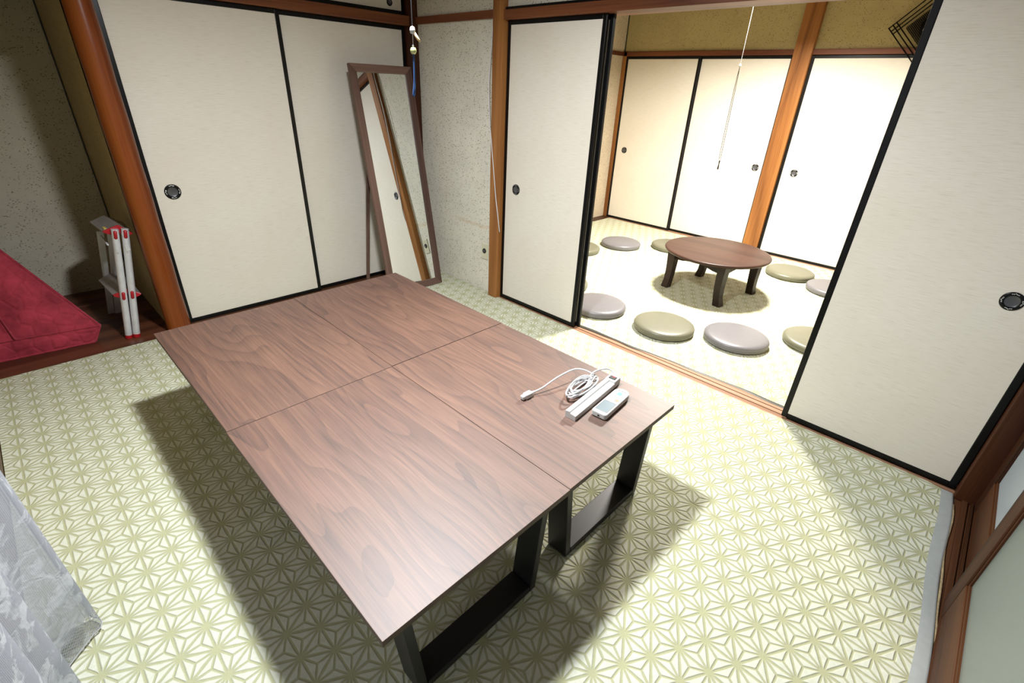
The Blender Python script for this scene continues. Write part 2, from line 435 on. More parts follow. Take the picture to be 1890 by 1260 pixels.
# wall between the rooms (plane x=0): plaster left of the doors, and above the lintel
struct(box(0.0, 0.10, -0.90, 0.07, -0.012, 1.82).build('wall_right', 'plaster_stain'), 'pale speckled plaster wall panel beside the leaning mirror', 'wall')
struct(box(0.0, 0.10, -3.95, 0.07, 1.82, ZC).build('wall_right_top', 'plaster'), 'plaster wall above the lintel of the sliding doors', 'wall')
struct(box(0.0, 0.10, -3.95, -3.70, -0.012, 1.82).build('wall_right_end', 'plaster'), 'short wall end beyond the dark corner post', 'wall')
# window wall
wl = MB().box(XL - 0.1, XL, -1.75, 1.1, -0.012, ZC).box(XL - 0.1, XL, -3.95, -1.75, 2.0, ZC).box(XL - 0.1, XL, -3.95, -3.55, -0.012, 2.0)
struct(wl.build('wall_left', 'plaster_ochre'), 'plaster wall around the curtained window', 'wall')
w1 = empty('window_1', (XL, -2.65, 0)); struct(w1, 'tall window behind the white lace curtain', 'window')
for (y0, y1) in ((-3.55, -2.65), (-2.65, -1.75)):
    y0 += 2.65; y1 += 2.65
    box(-0.06, -0.052, y0 + 0.04, y1 - 0.04, 0.08, 1.94).build('pane', 'frost', w1)
    MB().box(-0.075, -0.035, y0, y0 + 0.04, 0.0, 2.0).box(-0.075, -0.035, y1 - 0.04, y1, 0.0, 2.0).box(-0.075, -0.035, y0 + .04, y1 - .04, 0, 0.08).box(-0.075, -0.035, y0 + .04, y1 - .04, 1.94, 2.0).build('window_frame', 'alu', w1)
# glass-door wall
wf = MB().box(-2.95, 3.0, YF - 0.05, YF, 1.80, ZC).box(-2.95, -2.76, YF - 0.05, YF, -0.012, 1.80).box(0.10, 3.0, YF - 0.05, YF, -0.012, 1.80)
struct(wf.build('wall_front', 'plaster_ochre'), 'plaster wall over the frosted glass doors', 'wall')
struct(box(-2.80, -0.03, -3.86, -3.70, 1.76, 1.82).build('trim_2', 'beam_x', bevel=0.003), 'wooden lintel over the frosted glass doors', 'trim')
# back room
struct(box(XB + 0.04, XB + 0.14, -3.95, 0.25, -0.012, ZC).build('wall_far', 'plaster_olive'), 'ochre plaster wall above the doors of the back room', 'wall')
struct(box(0.10, XB + 0.05, 0.14, 0.22, -0.012, ZC).build('wall_far_left', 'plaster_warm'), 'narrow warm plaster side wall of the back room', 'wall')
struct(box(0.10, XB + 0.05, -3.85, -3.78, -0.012, ZC).build('wall_far_right', 'plaster_warm'), 'plaster side wall of the back room behind the right sliding door', 'wall')
struct(box(XB - 0.01, XB + 0.04, -3.78, 0.14, 1.815, ZC).build('wall_far_top', 'plaster_olive'), 'ochre plaster band above the far sliding doors', 'wall')

# ------------------------------------------------------------------ beams, posts, sills
T = lambda o, l, c='trim': struct(o, l, c)
T(box(-1.85, -0.045, -0.035, 0.07, 1.770, 1.828).build('trim_3', 'beam_x', bevel=0.003), 'red brown lintel above the closet doors')
T(box(-0.066, 0.0, -0.045, 0.07, -0.012, ZC).build('trim_4', 'post_dark', bevel=0.003), 'dark corner post between closet and plaster wall', 'post')
T(box(-0.018, 0.0, -0.86, -0.045, 1.782, 1.826).build('trim_5', 'beam', bevel=0.002), 'brown rail across the plaster wall above the mirror')
T(box(-0.042, 0.10, -0.948, -0.860, -0.012, ZC).build('trim_6', 'post', bevel=0.006, seg=2), 'orange brown square post beside the left sliding door', 'post')
T(box(-0.035, 0.12, -3.70, -0.949, 1.768, 1.818).build('trim_7', 'beam', bevel=0.003), 'long red brown lintel over the opening to the back room')
T(box(-0.020, 0.0, -3.70, -0.949, 1.819, 1.832).build('trim_8', 'lacquer'), 'black strip standing for the shadow gap above the long lintel')  # shade of the gap above the lintel, put in as a black strip
T(box(-0.045, 0.10, -3.765, -3.692, -0.012, ZC).build('trim_9', 'post_dark', bevel=0.004), 'dark brown corner post at the right end of the sliding doors', 'post')
# round log post
lp = MB(); 
prof = []
for k in range(25):
    z = -0.01 + (ZC + 0.01) * k / 24; prof.append((0.063 - 0.005 * k / 24 + 0.0012 * math.sin(k * 1.7), z))
lp.lathe(prof, 28, (-1.906, -0.035, 0))
T(lp.build('trim_10', 'log', smooth=True), 'glossy round reddish log post at the alcove edge', 'post')
T(box(-1.848, -0.066, -0.032, 0.07, -0.012, 0.004).build('trim_11', 'sill_dark'), 'dark wooden sill under the closet doors', 'sill')
# grooved sill between the rooms
sl = MB()
for (a, b, z) in ((-0.016, -0.003, -0.001), (-0.0015, 0.0215, -0.005), (0.023, 0.036, -0.001), (0.0375, 0.0605, -0.005), (0.062, 0.128, -0.001)):
    sl.box(a, b, -3.70, -0.949, -0.012, z)
T(sl.build('trim_12', 'sill', weld=False), 'pale grooved wooden sill between the two rooms', 'sill')
# sill under glass doors: ridges and grooves
sl = MB()
for (a, b, z) in ((-3.720, -3.700, -0.010), (-3.738, -3.7205, 0.000), (-3.748, -3.738, -0.009), (-3.756, -3.748, 0.003), (-3.775, -3.756, -0.009), (-3.86, -3.775, 0.0)):
    sl.box(-2.78, -0.046, a, b, -0.012, z)
T(sl.build('trim_13', 'sill_dark', weld=False), 'brown grooved sill in front of the frosted glass doors', 'sill')
# back room woodwork
T(box(XB - 0.03, XB + 0.03, -3.78, 0.14, 1.772, 1.815).build('trim_14', 'beam', bevel=0.003), 'brown lintel over the far sliding doors')
T(box(XB - 0.065, XB + 0.03, -1.805, -1.655, -0.012, ZC).build('trim_15', 'post', bevel=0.004), 'square brown post between the far sliding doors', 'post')
T(box(XB - 0.03, XB + 0.03, 0.088, 0.14, -0.012, 1.815).build('trim_16', 'post', bevel=0.003), 'thin brown corner post in the back room', 'post')
T(box(XB - 0.012, XB - 0.002, 0.125, 0.14, 1.815, ZC).build('trim_17', 'dark_edge'), 'thin dark strip in the upper corner of the back room')
T(box(0.10, XB - 0.03, 0.125, 0.14, 1.775, 1.812).build('trim_18', 'beam_x'), 'brown rail along the side wall of the back room')
T(box(0.10, XB - 0.03, 0.03, 0.14, -0.012, 0.006).build('trim_19', 'sill_dark'), 'thin brown floor strip along the back room side wall')
T(box(XB - 0.055, XB + 0.04, -3.78, 0.088, -0.012, 0.003).build('trim_20', 'sill'), 'pale sill under the far sliding doors', 'sill')

# ------------------------------------------------------------------ woven mats
m1 = empty('woven_mat', (-1.4, -1.9, 0))
def edge_y(x):      # slightly crooked border along the glass doors
    return -3.655 + 0.033 * max(-1.1, x) + 0.004 * math.sin(x * 9)
pts = [(-2.757, -0.102), (-1.862, -0.102), (-1.862, -0.036), (-0.068, -0.036), (-0.068, -0.046), (-0.004, -0.046), (-0.004, -0.855), (-0.046, -0.858), (-0.046, -0.949), (-0.018, -0.951)]
pts += [(-0.018, y) for y in [-1.2 - 0.24 * k for k in range(11)]]
pts = [(x + 1.4, y + 1.9) for x, y in pts]
xs = [-0.03 - 0.09 * k for k in range(31)]
pts += [(max(x, -2.757) + 1.4, edge_y(x) + 1.9) for x in xs]
o = MB().prism(pts, 'z', -0.012, 0.0).build('weave', 'mat', m1)
o.location = (0, 0, 0)
# keep pattern in room coordinates: geometry is offset, so the weave object is shifted back through its data
for vtx in o.data.vertices: vtx.co.x -= 1.4; vtx.co.y -= 1.9
o.matrix_parent_inverse = Matrix.Translation((1.4, 1.9, 0))
# grey cloth binding along the glass-door side, a little wavy
def bind(u, v):
    x = -0.030 - 2.72 * u
    wv = 0.0002 + 0.0006 * abs(math.sin(x * 5.1 + 0.4)) * v
    y = edge_y(x) + 0.008 - 0.044 * v + 0.003 * math.sin(x * 6.0) * v
    return (x, y, wv + 0.0008 * math.sin(math.pi * v) - (0.012 if v > 0.99 else 0) * 0.8)
o = MB().grid(bind, 120, 8).build('edge_binding', 'binding', m1, smooth=True)
o.matrix_parent_inverse = Matrix.Translation((1.4, 1.9, 0))
o = MB().tube([(-0.10 - 0.06 * k, edge_y(-0.1 - 0.06 * k) - 0.036 - 0.003 * math.sin(k), -0.006) for k in range(44)], 0.004, 6).build('underlay_edge', 'underlay', m1, smooth=True)
o.matrix_parent_inverse = Matrix.Translation((1.4, 1.9, 0))
tag(m1, 'cream and green hemp leaf patterned mat under the walnut tables', 'mat')

m2 = empty('woven_mat', (1.5, -1.8, 0))
def edge_x(y):
    t = min(1.0, max(0.0, (-1.5 - y) / 1.5))
    return 0.066 + 0.040 * t + 0.007 * math.sin(y * 5.1 + 2.4) * (0.3 + t) + 0.0035 * math.sin(y * 13) + 0.0015 * math.sin(y * 31)
ys = [0.03 - 0.03 * k for k in range(127)]
pts = [(edge_x(y), y) for y in ys] + [(XB - 0.056, -3.75), (XB - 0.056, 0.03)]
o = MB().prism(pts, 'z', -0.0008, 0.0004).build('weave', 'mat', m2)
o.matrix_parent_inverse = Matrix.Translation((-1.5, 1.8, 0))
def bind2(u, v):
    y = ys[round(u * (len(ys) - 1))]
    wd = 0.013 + 0.012 * (0.5 + 0.5 * math.sin(y * 3.7 + 1.0)) + 0.003 * math.sin(y * 17)
    return (edge_x(y) + 0.004 - wd * v, y, 0.0006 + 0.0016 * math.sin(math.pi * v) - 0.001 * v)
o = MB().grid(bind2, len(ys) - 1, 6).build('edge_binding', 'dark_edge', m2, smooth=True)
o.matrix_parent_inverse = Matrix.Translation((-1.5, 1.8, 0))
struct(box(0.129, XB - 0.056, -3.75, 0.03, -0.012, -0.001).build('floor_back_room', 'underlay'), 'straw floor hidden under the mat of the back room', 'floor')
tag(m2, 'cream patterned mat covering the bright back room floor', 'mat')

# ------------------------------------------------------------------ sliding paper doors
def make_pull(parent, loc, axis, r=0.034, fancy=True):
    """round finger pull; axis: outward normal '-y' or '-x'"""
    rot = {'-y': (R(90), 0, 0), '-x': (R(90), 0, R(-90))}[axis]
    ring = MB().lathe([(r * 0.62, 0.0005), (r * 0.62, 0.0032), (r * 0.68, 0.0042), (r * 0.90, 0.0040), (r, 0.0022), (r, 0.0)], 36).build('pull', 'lacquer', parent, smooth=True)
    ring.location = loc; ring.rotation_euler = rot
    MB().lathe([(0.0001, 0.0006), (r * 0.5, 0.0006), (r * 0.62, 0.003)], 32).build('pull_cup', 'pull_cup', ring, smooth=True)
    if fancy:
        inl = MB()
        for q in range(4):
            for d in (-0.32, -0.16, 0.0, 0.16, 0.32):
                a = math.pi / 2 * q + math.pi / 4 * 0 + d
                rr = r * (0.86 if abs(d) < 0.1 else 0.80)
                c = Vector((math.cos(a) * rr, math.sin(a) * rr, 0.0043))
                inl.add([c + Vector((math.cos(a + k * math.pi / 2) * r * 0.075, math.sin(a + k * math.pi / 2) * r * 0.05, 0)) for k in range(4)] +
                        [c + Vector((0, 0, 0.0006))], [(0, 1, 4), (1, 2, 4), (2, 3, 4), (3, 0, 4)])
        inl.build('pull_inlay', 'silver', ring)
    return ring

door_no = [0]
def fusuma(face, lo, hi, plane, label, pull_at=None, z0=0.004, z1=1.768, th=0.020, st=0.026, rb=0.026, rt=0.024, fancy=True, pr=0.034):
    """face '-y': spans x lo..hi, front at y=plane; face '-x': spans y lo..hi, front at x=plane"""
    door_no[0] += 1
    e = empty('door_%d' % door_no[0]); struct(e, label, 'sliding door')
    lo, hi = sorted((lo, hi)); c = (lo + hi) / 2; hw = (hi - lo) / 2
    if face == '-y': e.location = (c, plane, 0)
    else: e.location = (plane, c, 0); e.rotation_euler = (0, 0, R(-90))
    # local: x along the door, front at y=0 facing -y, z up.   for '-x' rotated so that local -y -> world -x
    box(-hw + st, hw - st, 0.002, th - 0.002, z0 + rb, z1 - rt).build('panel', 'paper', e)
    box(-hw, -hw + st, 0, th, z0, z1).build('stile', 'lacquer', e, bevel=0.003)
    box(hw - st, hw, 0, th, z0, z1).build('stile', 'lacquer', e, bevel=0.003)
    box(-hw + st, hw - st, 0.0005, th, z0, z0 + rb).build('rail', 'lacquer', e, bevel=0.002)
    box(-hw + st, hw - st, 0.0005, th, z1 - rt, z1).build('rail', 'lacquer', e, bevel=0.002)
    if pull_at is not None:
        for (w, z) in pull_at:
            lx = (w - c) if face == '-y' else -(w - c)
            make_pull(e, (lx, 0.002, z), '-y', pr, fancy)
    return e
# front closet
fusuma('-y', -1.846, -0.958, 0.000, 'left closet door of cream paper beside the round log post', [(-1.734, 0.808)], pr=0.042)
fusuma('-y', -0.985, -0.068, 0.024, 'right closet door of cream paper behind the leaning mirror', [(-0.19, 0.808)], pr=0.042)
fusuma('-y', -1.846, -0.958, 0.000, 'small upper cupboard door above the left closet door', None, 1.829, 2.22)
fusuma('-y', -0.985, -0.068, 0.010, 'small upper cupboard door with black round pull above the mirror', [(-0.186, 1.895)], 1.829, 2.22, fancy=False, pr=0.022)
# between the rooms
fusuma('-x', -0.950, -1.662, 0.000, 'narrow left sliding door of cream paper at the opening', [(-1.072, 0.811)])
fusuma('-x', -0.965, -1.682, 0.034, 'sliding door tucked behind the left door, only its black edge showing', None)
fusuma('-x', -2.996, -3.690, 0.000, 'tall grey beige sliding door at the right edge of the opening', [(-3.553, 0.812)])
fusuma('-x', -3.003, -3.692, 0.034, 'sliding door hidden behind the right door', None)
# far wall
fusuma('-x', 0.087, -0.785, XB - 0.03, 'far left paper door in the back room corner', [(-0.044, 0.81)])
fusuma('-x', -0.765, -1.655, XB - 0.005, 'far middle paper door left of the square post', [(-1.565, 0.805)])
fusuma('-x', -1.806, -2.70, XB - 0.03, 'far paper door right of the square post', [(-1.937, 0.802)])
fusuma('-x', -2.68, -3.60, XB - 0.005, 'last far paper door hidden by the right sliding door', None)

# ------------------------------------------------------------------ frosted glass doors
def glass_door(x0, x1, y, label, st=0.095, glass='frost'):
    door_no[0] += 1
    c = (x0 + x1) / 2; hw = abs(x1 - x0) / 2
    e = empty('door_%d' % door_no[0], (c, y, 0)); struct(e, label, 'glass door')
    t = 0.026; z0, z1, rb = 0.004, 1.76, 0.165
    box(-hw, -hw + st, 0, -t, z0, z1).build('stile', 'frame_z', e, bevel=0.004)
    box(hw - st, hw, 0, -t, z0, z1).build('stile', 'frame_z', e, bevel=0.004)
    box(-hw + st, hw - st, -0.001, -t + .001, z0, z0 + rb).build('rail', 'frame_x', e, bevel=0.003)
    box(-hw + st, hw - st, -0.001, -t + .001, z1 - 0.08, z1).build('rail', 'frame_x', e, bevel=0.003)
    # slim glazing beads around the pane
    for (a, b, p, q) in ((-hw + st, hw - st, z0 + rb, z0 + rb + 0.012), (-hw + st, hw - st, z1 - 0.092, z1 - 0.08)):
        box(a, b, -0.006, -t + 0.006, p, q).build('glazing_bead', 'frame_x', e)
    for a in (-hw + st, hw - st - 0.012):
        box(a, a + 0.012, -0.006, -t + 0.006, z0 + rb + 0.012, z1 - 0.092).build('glazing_bead', 'frame_z', e)
    box(-hw + st + 0.012, hw - st - 0.012, -0.011, -0.015, z0 + rb + 0.012, z1 - 0.092).build('pane', glass, e)
    return e
glass_door(-0.72, -0.046, -3.757, 'far frosted glass door in a brown frame next to the dark corner post', 0.075, 'frost_daylit')
glass_door(-1.56, -0.670, -3.722, 'nearest frosted glass door with brown frame at the right edge')
glass_door(-2.20, -1.565, -3.722, 'frosted glass door outside the picture beside the camera')
glass_door(-2.78, -2.16, -3.757, 'frosted glass door outside the picture behind the camera')

# ------------------------------------------------------------------ walnut tables
def make_table():
    t = empty('low_table')
    W, L, H, th = 0.600, 0.892, 0.43, 0.018
    tp = box(-W / 2, W / 2, -L / 2, L / 2, H - th, H).build('tabletop', 'walnut', t, bevel=0.0008, seg=1)
    tp.data.materials.append(M['walnut_edge'])
    for p in tp.data.polygons:
        if abs(p.normal.z) < 0.5: p.material_index = 1
    for s in (-1, 1):
        lf = empty_part('leg_frame', t)
        y0, y1 = s * (L / 2 - 0.055), s * (L / 2 - 0.135)
        bw, tw, t2 = 0.222, 0.264, 0.026
        zt = H - th
        cx = 0.030
        for q in (-1, 1):
            xa, xb = cx + q * bw, cx + q * tw
            MB().prism([(xa, 0.0), (xb, zt - 0.004), (xb - q * t2, zt - 0.004), (xa - q * t2, 0.0)], 'y', y0, y1).build('upright', 'steel', lf, bevel=0.0025)
        MB().box(cx - bw + t2, cx + bw - t2, y0, y1, 0.0, t2).build('foot_bar', 'steel', lf, bevel=0.002)
        MB().box(cx - tw + t2, cx + tw - t2, y0, y1, zt - 0.004 - 0.006, zt - 0.004).build('mounting_plate', 'steel', lf)
        MB().box(cx - tw + .02, cx + tw - .02, y0 - s * .01, y1 + s * .01, zt - 0.004, zt).build('pad', 'steel', lf)
    return t
def empty_part(name, parent):
    o = bpy.data.objects.new(name, None); C.objects.link(o); o.parent = parent; o.empty_display_size = 0.05
    return o
proto = make_table()
spots = [(-1.8525, -1.485, 'walnut topped low table next to the closet door and log post'),
         (-1.2512, -1.482, 'walnut topped low table touching the leaning mirror'),
         (-1.8550, -2.3790, 'empty walnut topped low table nearest the camera'),
         (-1.2536, -2.3772, 'walnut topped low table holding the power strip and remote')]
for i, (x, y, lab) in enumerate(spots):
    o = proto if i == 0 else copy_tree(proto)
    o.location = (x, y, 0.0018)
    tag(o, lab, 'table', 'four walnut tables pushed together')

# ------------------------------------------------------------------ things on the table
ZT = 0.4320
ps = empty('power_strip', (-1.143, -2.604, ZT), R(5.5))
tag(ps, 'white power strip with coiled cable lying beside the remote', 'power strip')
L2 = 0.158
MB().prism([(-0.021, 0), (0.021, 0), (0.021, 0.027), (0.004, 0.029), (0.001, 0.023), (-0.021, 0.020)], 'x', -L2, L2 - 0.045).build('body', 'white_plastic', ps, bevel=0.0012)
box(L2 - 0.0448, L2, -0.022, 0.022, 0, 0.030).build('end_block', 'white_plastic', ps, bevel=0.003)
sw = box(L2 - 0.036, L2 - 0.016, -0.014, 0.012, 0.030, 0.0335).build('switch', 'dark', ps, bevel=0.001)
box(L2 - 0.024, L2 - 0.019, -0.010, 0.002, 0.0335, 0.0342).build('switch_mark', 'red_plastic', sw)
for k in range(5):
    x = -0.135 + k * 0.052
    so = box(x - 0.012, x + 0.012, -0.018, -0.004, 0.0195, 0.0222).build('socket', 'white_plastic', ps, bevel=0.0008)
    for d in (-0.005, 0.005): box(x + d - 0.001, x + d + 0.001, -0.0145, -0.0075, 0.0222, 0.0226).build('slot', 'grey_print', so)
# coiled cable (local frame of the strip)
cp = []
random.seed(3)
for k in range(7 * 28):
    a = 2 * math.pi * k / 28; turn = k / 28
    rx = 0.074 + 0.019 * math.sin(turn * 2.1); ry = 0.026 + 0.009 * math.sin(turn * 3.3 + 1)
    cx = 0.020 + 0.012 * math.sin(turn * 1.7); cy = 0.068 + 0.006 * math.cos(turn * 2.3)
    cp.append((cx + rx * math.cos(a), cy + ry * math.sin(a), 0.0045 + 0.0038 * turn + 0.002 * math.sin(a * 2 + turn)))
def catmull(P, n=8):
    P = [Vector(p) for p in P]; out = []
    for i in range(len(P) - 1):
        p0, p1, p2, p3 = P[max(i - 1, 0)], P[i], P[i + 1], P[min(i + 2, len(P) - 1)]
        for k in range(n):
            t = k / n
            out.append(0.5 * ((2 * p1) + (p2 - p0) * t + (2 * p0 - 5 * p1 + 4 * p2 - p3) * t * t + (3 * p1 - p0 - 3 * p2 + p3) * t ** 3))
    out.append(P[-1]); return out
lead_in = catmull([(0.158, 0.004, 0.020), (0.168, 0.012, 0.030), (0.160, 0.038, 0.042), (0.118, 0.058, 0.046), (0.075, 0.062, 0.044), (0.060, 0.050, 0.036)])
lead_out = catmull([cp[-1], (0.085, 0.098, 0.045), (0.055, 0.128, 0.048), (-0.02, 0.148, 0.040), (-0.085, 0.165, 0.020), (-0.122, 0.178, 0.012)])
MB().tube(cp, 0.0032, 8).build('coil', 'white_cable', ps, smooth=True)
MB().tube(lead_in, 0.0032, 8).build('lead', 'white_cable', ps, smooth=True)
MB().tube(lead_out, 0.0032, 8).build('lead', 'white_cable', ps, smooth=True)
pg = empty_part('plug', ps); pg.location = (-0.150, 0.184, 0.0); pg.rotation_euler = (0, 0, R(-8))
box(-0.020, 0.014, -0.011, 0.011, 0.001, 0.021).build('plug_body', 'white_plastic', pg, bevel=0.003)
MB().tube([(0.014, 0, 0.012), (0.034, -0.002, 0.012)], [0.0058, 0.0036], 8).build('strain_relief', 'white_plastic', pg, smooth=True)
box(-0.034, -0.020, -0.009, 0.009, 0.003, 0.019).build('plug_cover', 'white_plastic', pg, bevel=0.004)

rm = empty('remote_control', (-1.131, -2.672, ZT), R(5.5))
tag(rm, 'white air conditioner remote with grey screen on the walnut table', 'remote control')
def rounded(w, l, r0, r1, seg=6):
    P = []
    for (cx, cy, a0, r) in ((l / 2 - r1, w / 2 - r1, 0, r1), (-l / 2 + r0, w / 2 - r0, 90, r0), (-l / 2 + r0, -w / 2 + r0, 180, r0), (l / 2 - r1, -w / 2 + r1, 270, r1)):
        for k in range(seg + 1):
            a = R(a0 + 90 * k / seg); P.append((cx + r * math.cos(a), cy + r * math.sin(a)))
    return P
MB().prism(rounded(0.058, 0.190, 0.010, 0.027), 'z', 0.002, 0.024).build('body', 'white_plastic', rm, bevel=0.004, seg=3)
MB().prism(rounded(0.046, 0.150, 0.008, 0.018), 'z', 0.0, 0.0022).build('back_cover', 'white_plastic', rm)
sc_ = box(-0.078, -0.014, -0.021, 0.021, 0.0235, 0.0246).build('screen', 'lcd', rm, bevel=0.0005)
MB().box(-0.0805, -0.078, -0.0235, 0.0235, 0.0235, 0.0248).box(-0.014, -0.0115, -0.0235, 0.0235, 0.0235, 0.0248).box(-0.078, -0.014, -0.0235, -0.021, 0.0235, 0.0248).box(-0.078, -0.014, 0.021, 0.0235, 0.0235, 0.0248).build('screen_bezel', 'grey_print', sc_)
for (x, y, l, wd, m) in ((0.055, 0.0, 0.020, 0.017, 'teal'), (0.076, -0.012, 0.006, 0.006, 'grey_print'), (0.076, 0.0, 0.006, 0.006, 'grey_print'), (0.076, 0.012, 0.006, 0.006, 'grey_print'),
                         (0.030, 0.015, 0.012, 0.009, 'button_grey'), (0.030, 0.0, 0.012, 0.009, 'button_grey'), (0.030, -0.015, 0.012, 0.009, 'button_grey'),
                         (0.010, 0.014, 0.012, 0.010, 'button_grey'), (0.010, 0.0, 0.012, 0.010, 'button_grey'), (0.010, -0.013, 0.014, 0.013, 'orange')):
    MB().prism([(x + a - 0, y + b) for a, b in rounded(wd, l, wd * 0.35, wd * 0.35, 3)], 'z', 0.0235, 0.0250).build('button', m, rm)
box(-0.0957, -0.0945, -0.004, 0.003, 0.009, 0.015).build('infrared_window', 'dark', rm)

# ------------------------------------------------------------------ leaning mirror
mr = empty('standing_mirror', (-0.158 - 0.2345, -0.436, 0.0042), rot=(R(-11.0), 0, R(-1.5)))
tag(mr, 'tall standing mirror in a dark walnut frame before the closet', 'mirror')
W, H, fw, ft = 0.469, 1.54, 0.048, 0.024
# local: x across, front faces -y, z up
for s in (-1, 1):
    MB().prism([(s * W / 2, 0), (s * W / 2, H), (s * (W / 2 - fw), H - fw), (s * (W / 2 - fw), fw)], 'y', 0, ft).build('frame_side', 'frame_walnut', mr, bevel=0.0015)
MB().prism([(-W / 2, H), (W / 2, H), (W / 2 - fw, H - fw), (-W / 2 + fw, H - fw)], 'y', 0, ft).build('frame_top', 'frame_walnut_x', mr, bevel=0.0015)
MB().prism([(-W / 2, 0), (W / 2, 0), (W / 2 - fw, fw), (-W / 2 + fw, fw)], 'y', 0, ft).build('frame_bottom', 'frame_walnut_x', mr, bevel=0.0015)
box(-W / 2 + fw, W / 2 - fw, 0.010, 0.014, fw, H - fw).build('glass', 'mirror', mr)
box(-W / 2 + 0.02, W / 2 - 0.02, ft, ft + 0.004, 0.02, H - 0.02).build('back_board', 'frame_walnut', mr)
# hinged rear support, splayed back to the floor near the closet
ins = mr.matrix_basis.inverted()
def rear(x):
    a = Vector((x, 0.034, 0.95)); wp = mr.matrix_basis @ a
    b = ins @ Vector((mr.location.x + x, -0.055, 0.012)); d = (b - a)
    v = []
    for q in (a, b):
        v += [q + Vector((sx * 0.011, sy * 0.008, 0)) for sx, sy in ((-1, -1), (1, -1), (1, 1), (-1, 1))]
    return MB().add(v, [(0, 1, 2, 3), (7, 6, 5, 4), (0, 4, 5, 1), (1, 5, 6, 2), (2, 6, 7, 3), (3, 7, 4, 0)])
for x in (-0.205, 0.205): rear(x).build('rear_leg', 'frame_walnut', mr)

# ------------------------------------------------------------------ cushions of the back room
def make_cushion(mat):
    c = empty('seat_cushion')
    r = 0.2
    prof = [(0.0001, 0.0), (r - 0.022, 0.0), (r - 0.008, 0.005), (r - 0.001, 0.014), (r - 0.002, 0.0235)]
    MB().lathe(prof, 40).build('base', mat, c, smooth=True)
    prof = [(r - 0.002, 0.0245), (r + 0.0005, 0.034), (r - 0.004, 0.044), (r - 0.015, 0.051), (r - 0.035, 0.0545), (r * 0.5, 0.056), (0.0001, 0.0565)]
    MB().lathe(prof, 40).build('padded_top', mat, c, smooth=True)
    MB().tube([((r - 0.0015) * math.cos(a), (r - 0.0015) * math.sin(a), 0.024) for a in [2 * math.pi * k / 40 for k in range(40)]], 0.0014, 6, closed=True).build('piping', mat, c, smooth=True)
    return c
pg_, po_ = make_cushion('vinyl_grey'), make_cushion('vinyl_olive')
cus = [('g', 0.39, -1.585, 'grey round seat cushion partly behind the black edge of the left door'),
       ('o', 0.450, -2.085, 'olive round seat cushion nearest the sill, in front of the round table'),
       ('g', 0.655, -2.495, 'grey round seat cushion near the sill, between two olive ones'),
       ('o', 1.010, -2.880, 'olive round seat cushion cut off by the right sliding door'),
       ('o', 2.370, -2.290, 'olive round seat cushion behind the round table on its right'),
       ('g', 2.210, -2.680, 'grey round seat cushion far right, cut off by the right door'),
       ('g', 1.920, -0.775, 'grey round seat cushion at the far left by the paper door'),
       ('o', 2.270, -1.165, 'olive round seat cushion half hidden behind the round table top'),
       ('o', 1.440, -0.605, 'olive round seat cushion at far left, half hidden by the left door'),
       ('o', 0.545, -1.125, 'olive round seat cushion of which only a sliver shows past the left door')]
used = {'g': False, 'o': False}
for (k, x, y, lab) in cus:
    src = pg_ if k == 'g' else po_
    o = src if not used[k] else copy_tree(src); used[k] = True
    o.location = (x, y, 0.001); o.rotation_euler = (0, 0, random.uniform(0, 6))
    tag(o, lab, 'cushion', 'round cushions around the low table')

# ------------------------------------------------------------------ round low table
rt = empty('round_table', (1.42, -1.955, 0.0024)); tag(rt, 'round dark brown low table ringed by cushions in the back room', 'table')
HT = 0.337
prof = [(0.0001, HT - 0.030), (0.375, HT - 0.030), (0.383, HT - 0.026), (0.392, HT - 0.022), (0.398, HT - 0.016), (0.400, HT - 0.010), (0.397, HT - 0.004), (0.390, HT - 0.001), (0.380, HT), (0.0001, HT + 0.0005)]
MB().lathe(prof, 72).build('tabletop', 'chabudai', rt, smooth=True, angle=50)
legs = [(1.23, -1.659), (1.12, -2.155), (1.594, -2.24), (1.713, -1.766)]
lc = Vector((sum(l[0] for l in legs) / 4 + 0.02, sum(l[1] for l in legs) / 4)); ang0 = math.atan2(legs[0][1] - lc.y, legs[0][0] - lc.x)
for k in range(4):
    a = ang0 + math.pi / 2 * k
    lg = MB(); secs = [(0.0, 0.345, 0.030, 0.030), (0.03, 0.338, 0.029, 0.028), (0.07, 0.329, 0.028, 0.026), (0.14, 0.322, 0.030, 0.027), (0.22, 0.322, 0.033, 0.029), (HT - 0.031, 0.324, 0.036, 0.032)]
    v = []; f = []
    for (z, d, hw, hd) in secs:
        for sx, sy in ((-1, -1), (1, -1), (1, 1), (-1, 1)): 
            # legs are square to the apron, standing on the diagonals
            v.append((d + (sx * hd), sy * hw, z))
    for i in range(len(secs) - 1):
        for q in range(4): f.append((i * 4 + q, i * 4 + (q + 1) % 4, (i + 1) * 4 + (q + 1) % 4, (i + 1) * 4 + q))
    f += [(3, 2, 1, 0), [len(v) - 4 + q for q in range(4)]]
    v = [tuple(Matrix.Rotation(a, 3, 'Z') @ (Vector((p[0] - 0.335, p[1], 0)) * 1.0) + Matrix.Rotation(a, 3, 'Z') @ Vector((0.335, 0, 0)) + Vector((0, 0, p[2]))) for p in v]
    # turn each leg square to the apron
    piv = Matrix.Rotation(a, 3, 'Z') @ Vector((0.325, 0, 0))
    v = [tuple(Matrix.Rotation(R(45), 3, 'Z') @ (Vector(p) - Vector((piv.x, piv.y, 0))) + Vector((piv.x, piv.y, 0))) for p in v]
    lg.add(v, f); lg.build('leg', 'chabudai_leg', rt, bevel=0.003)
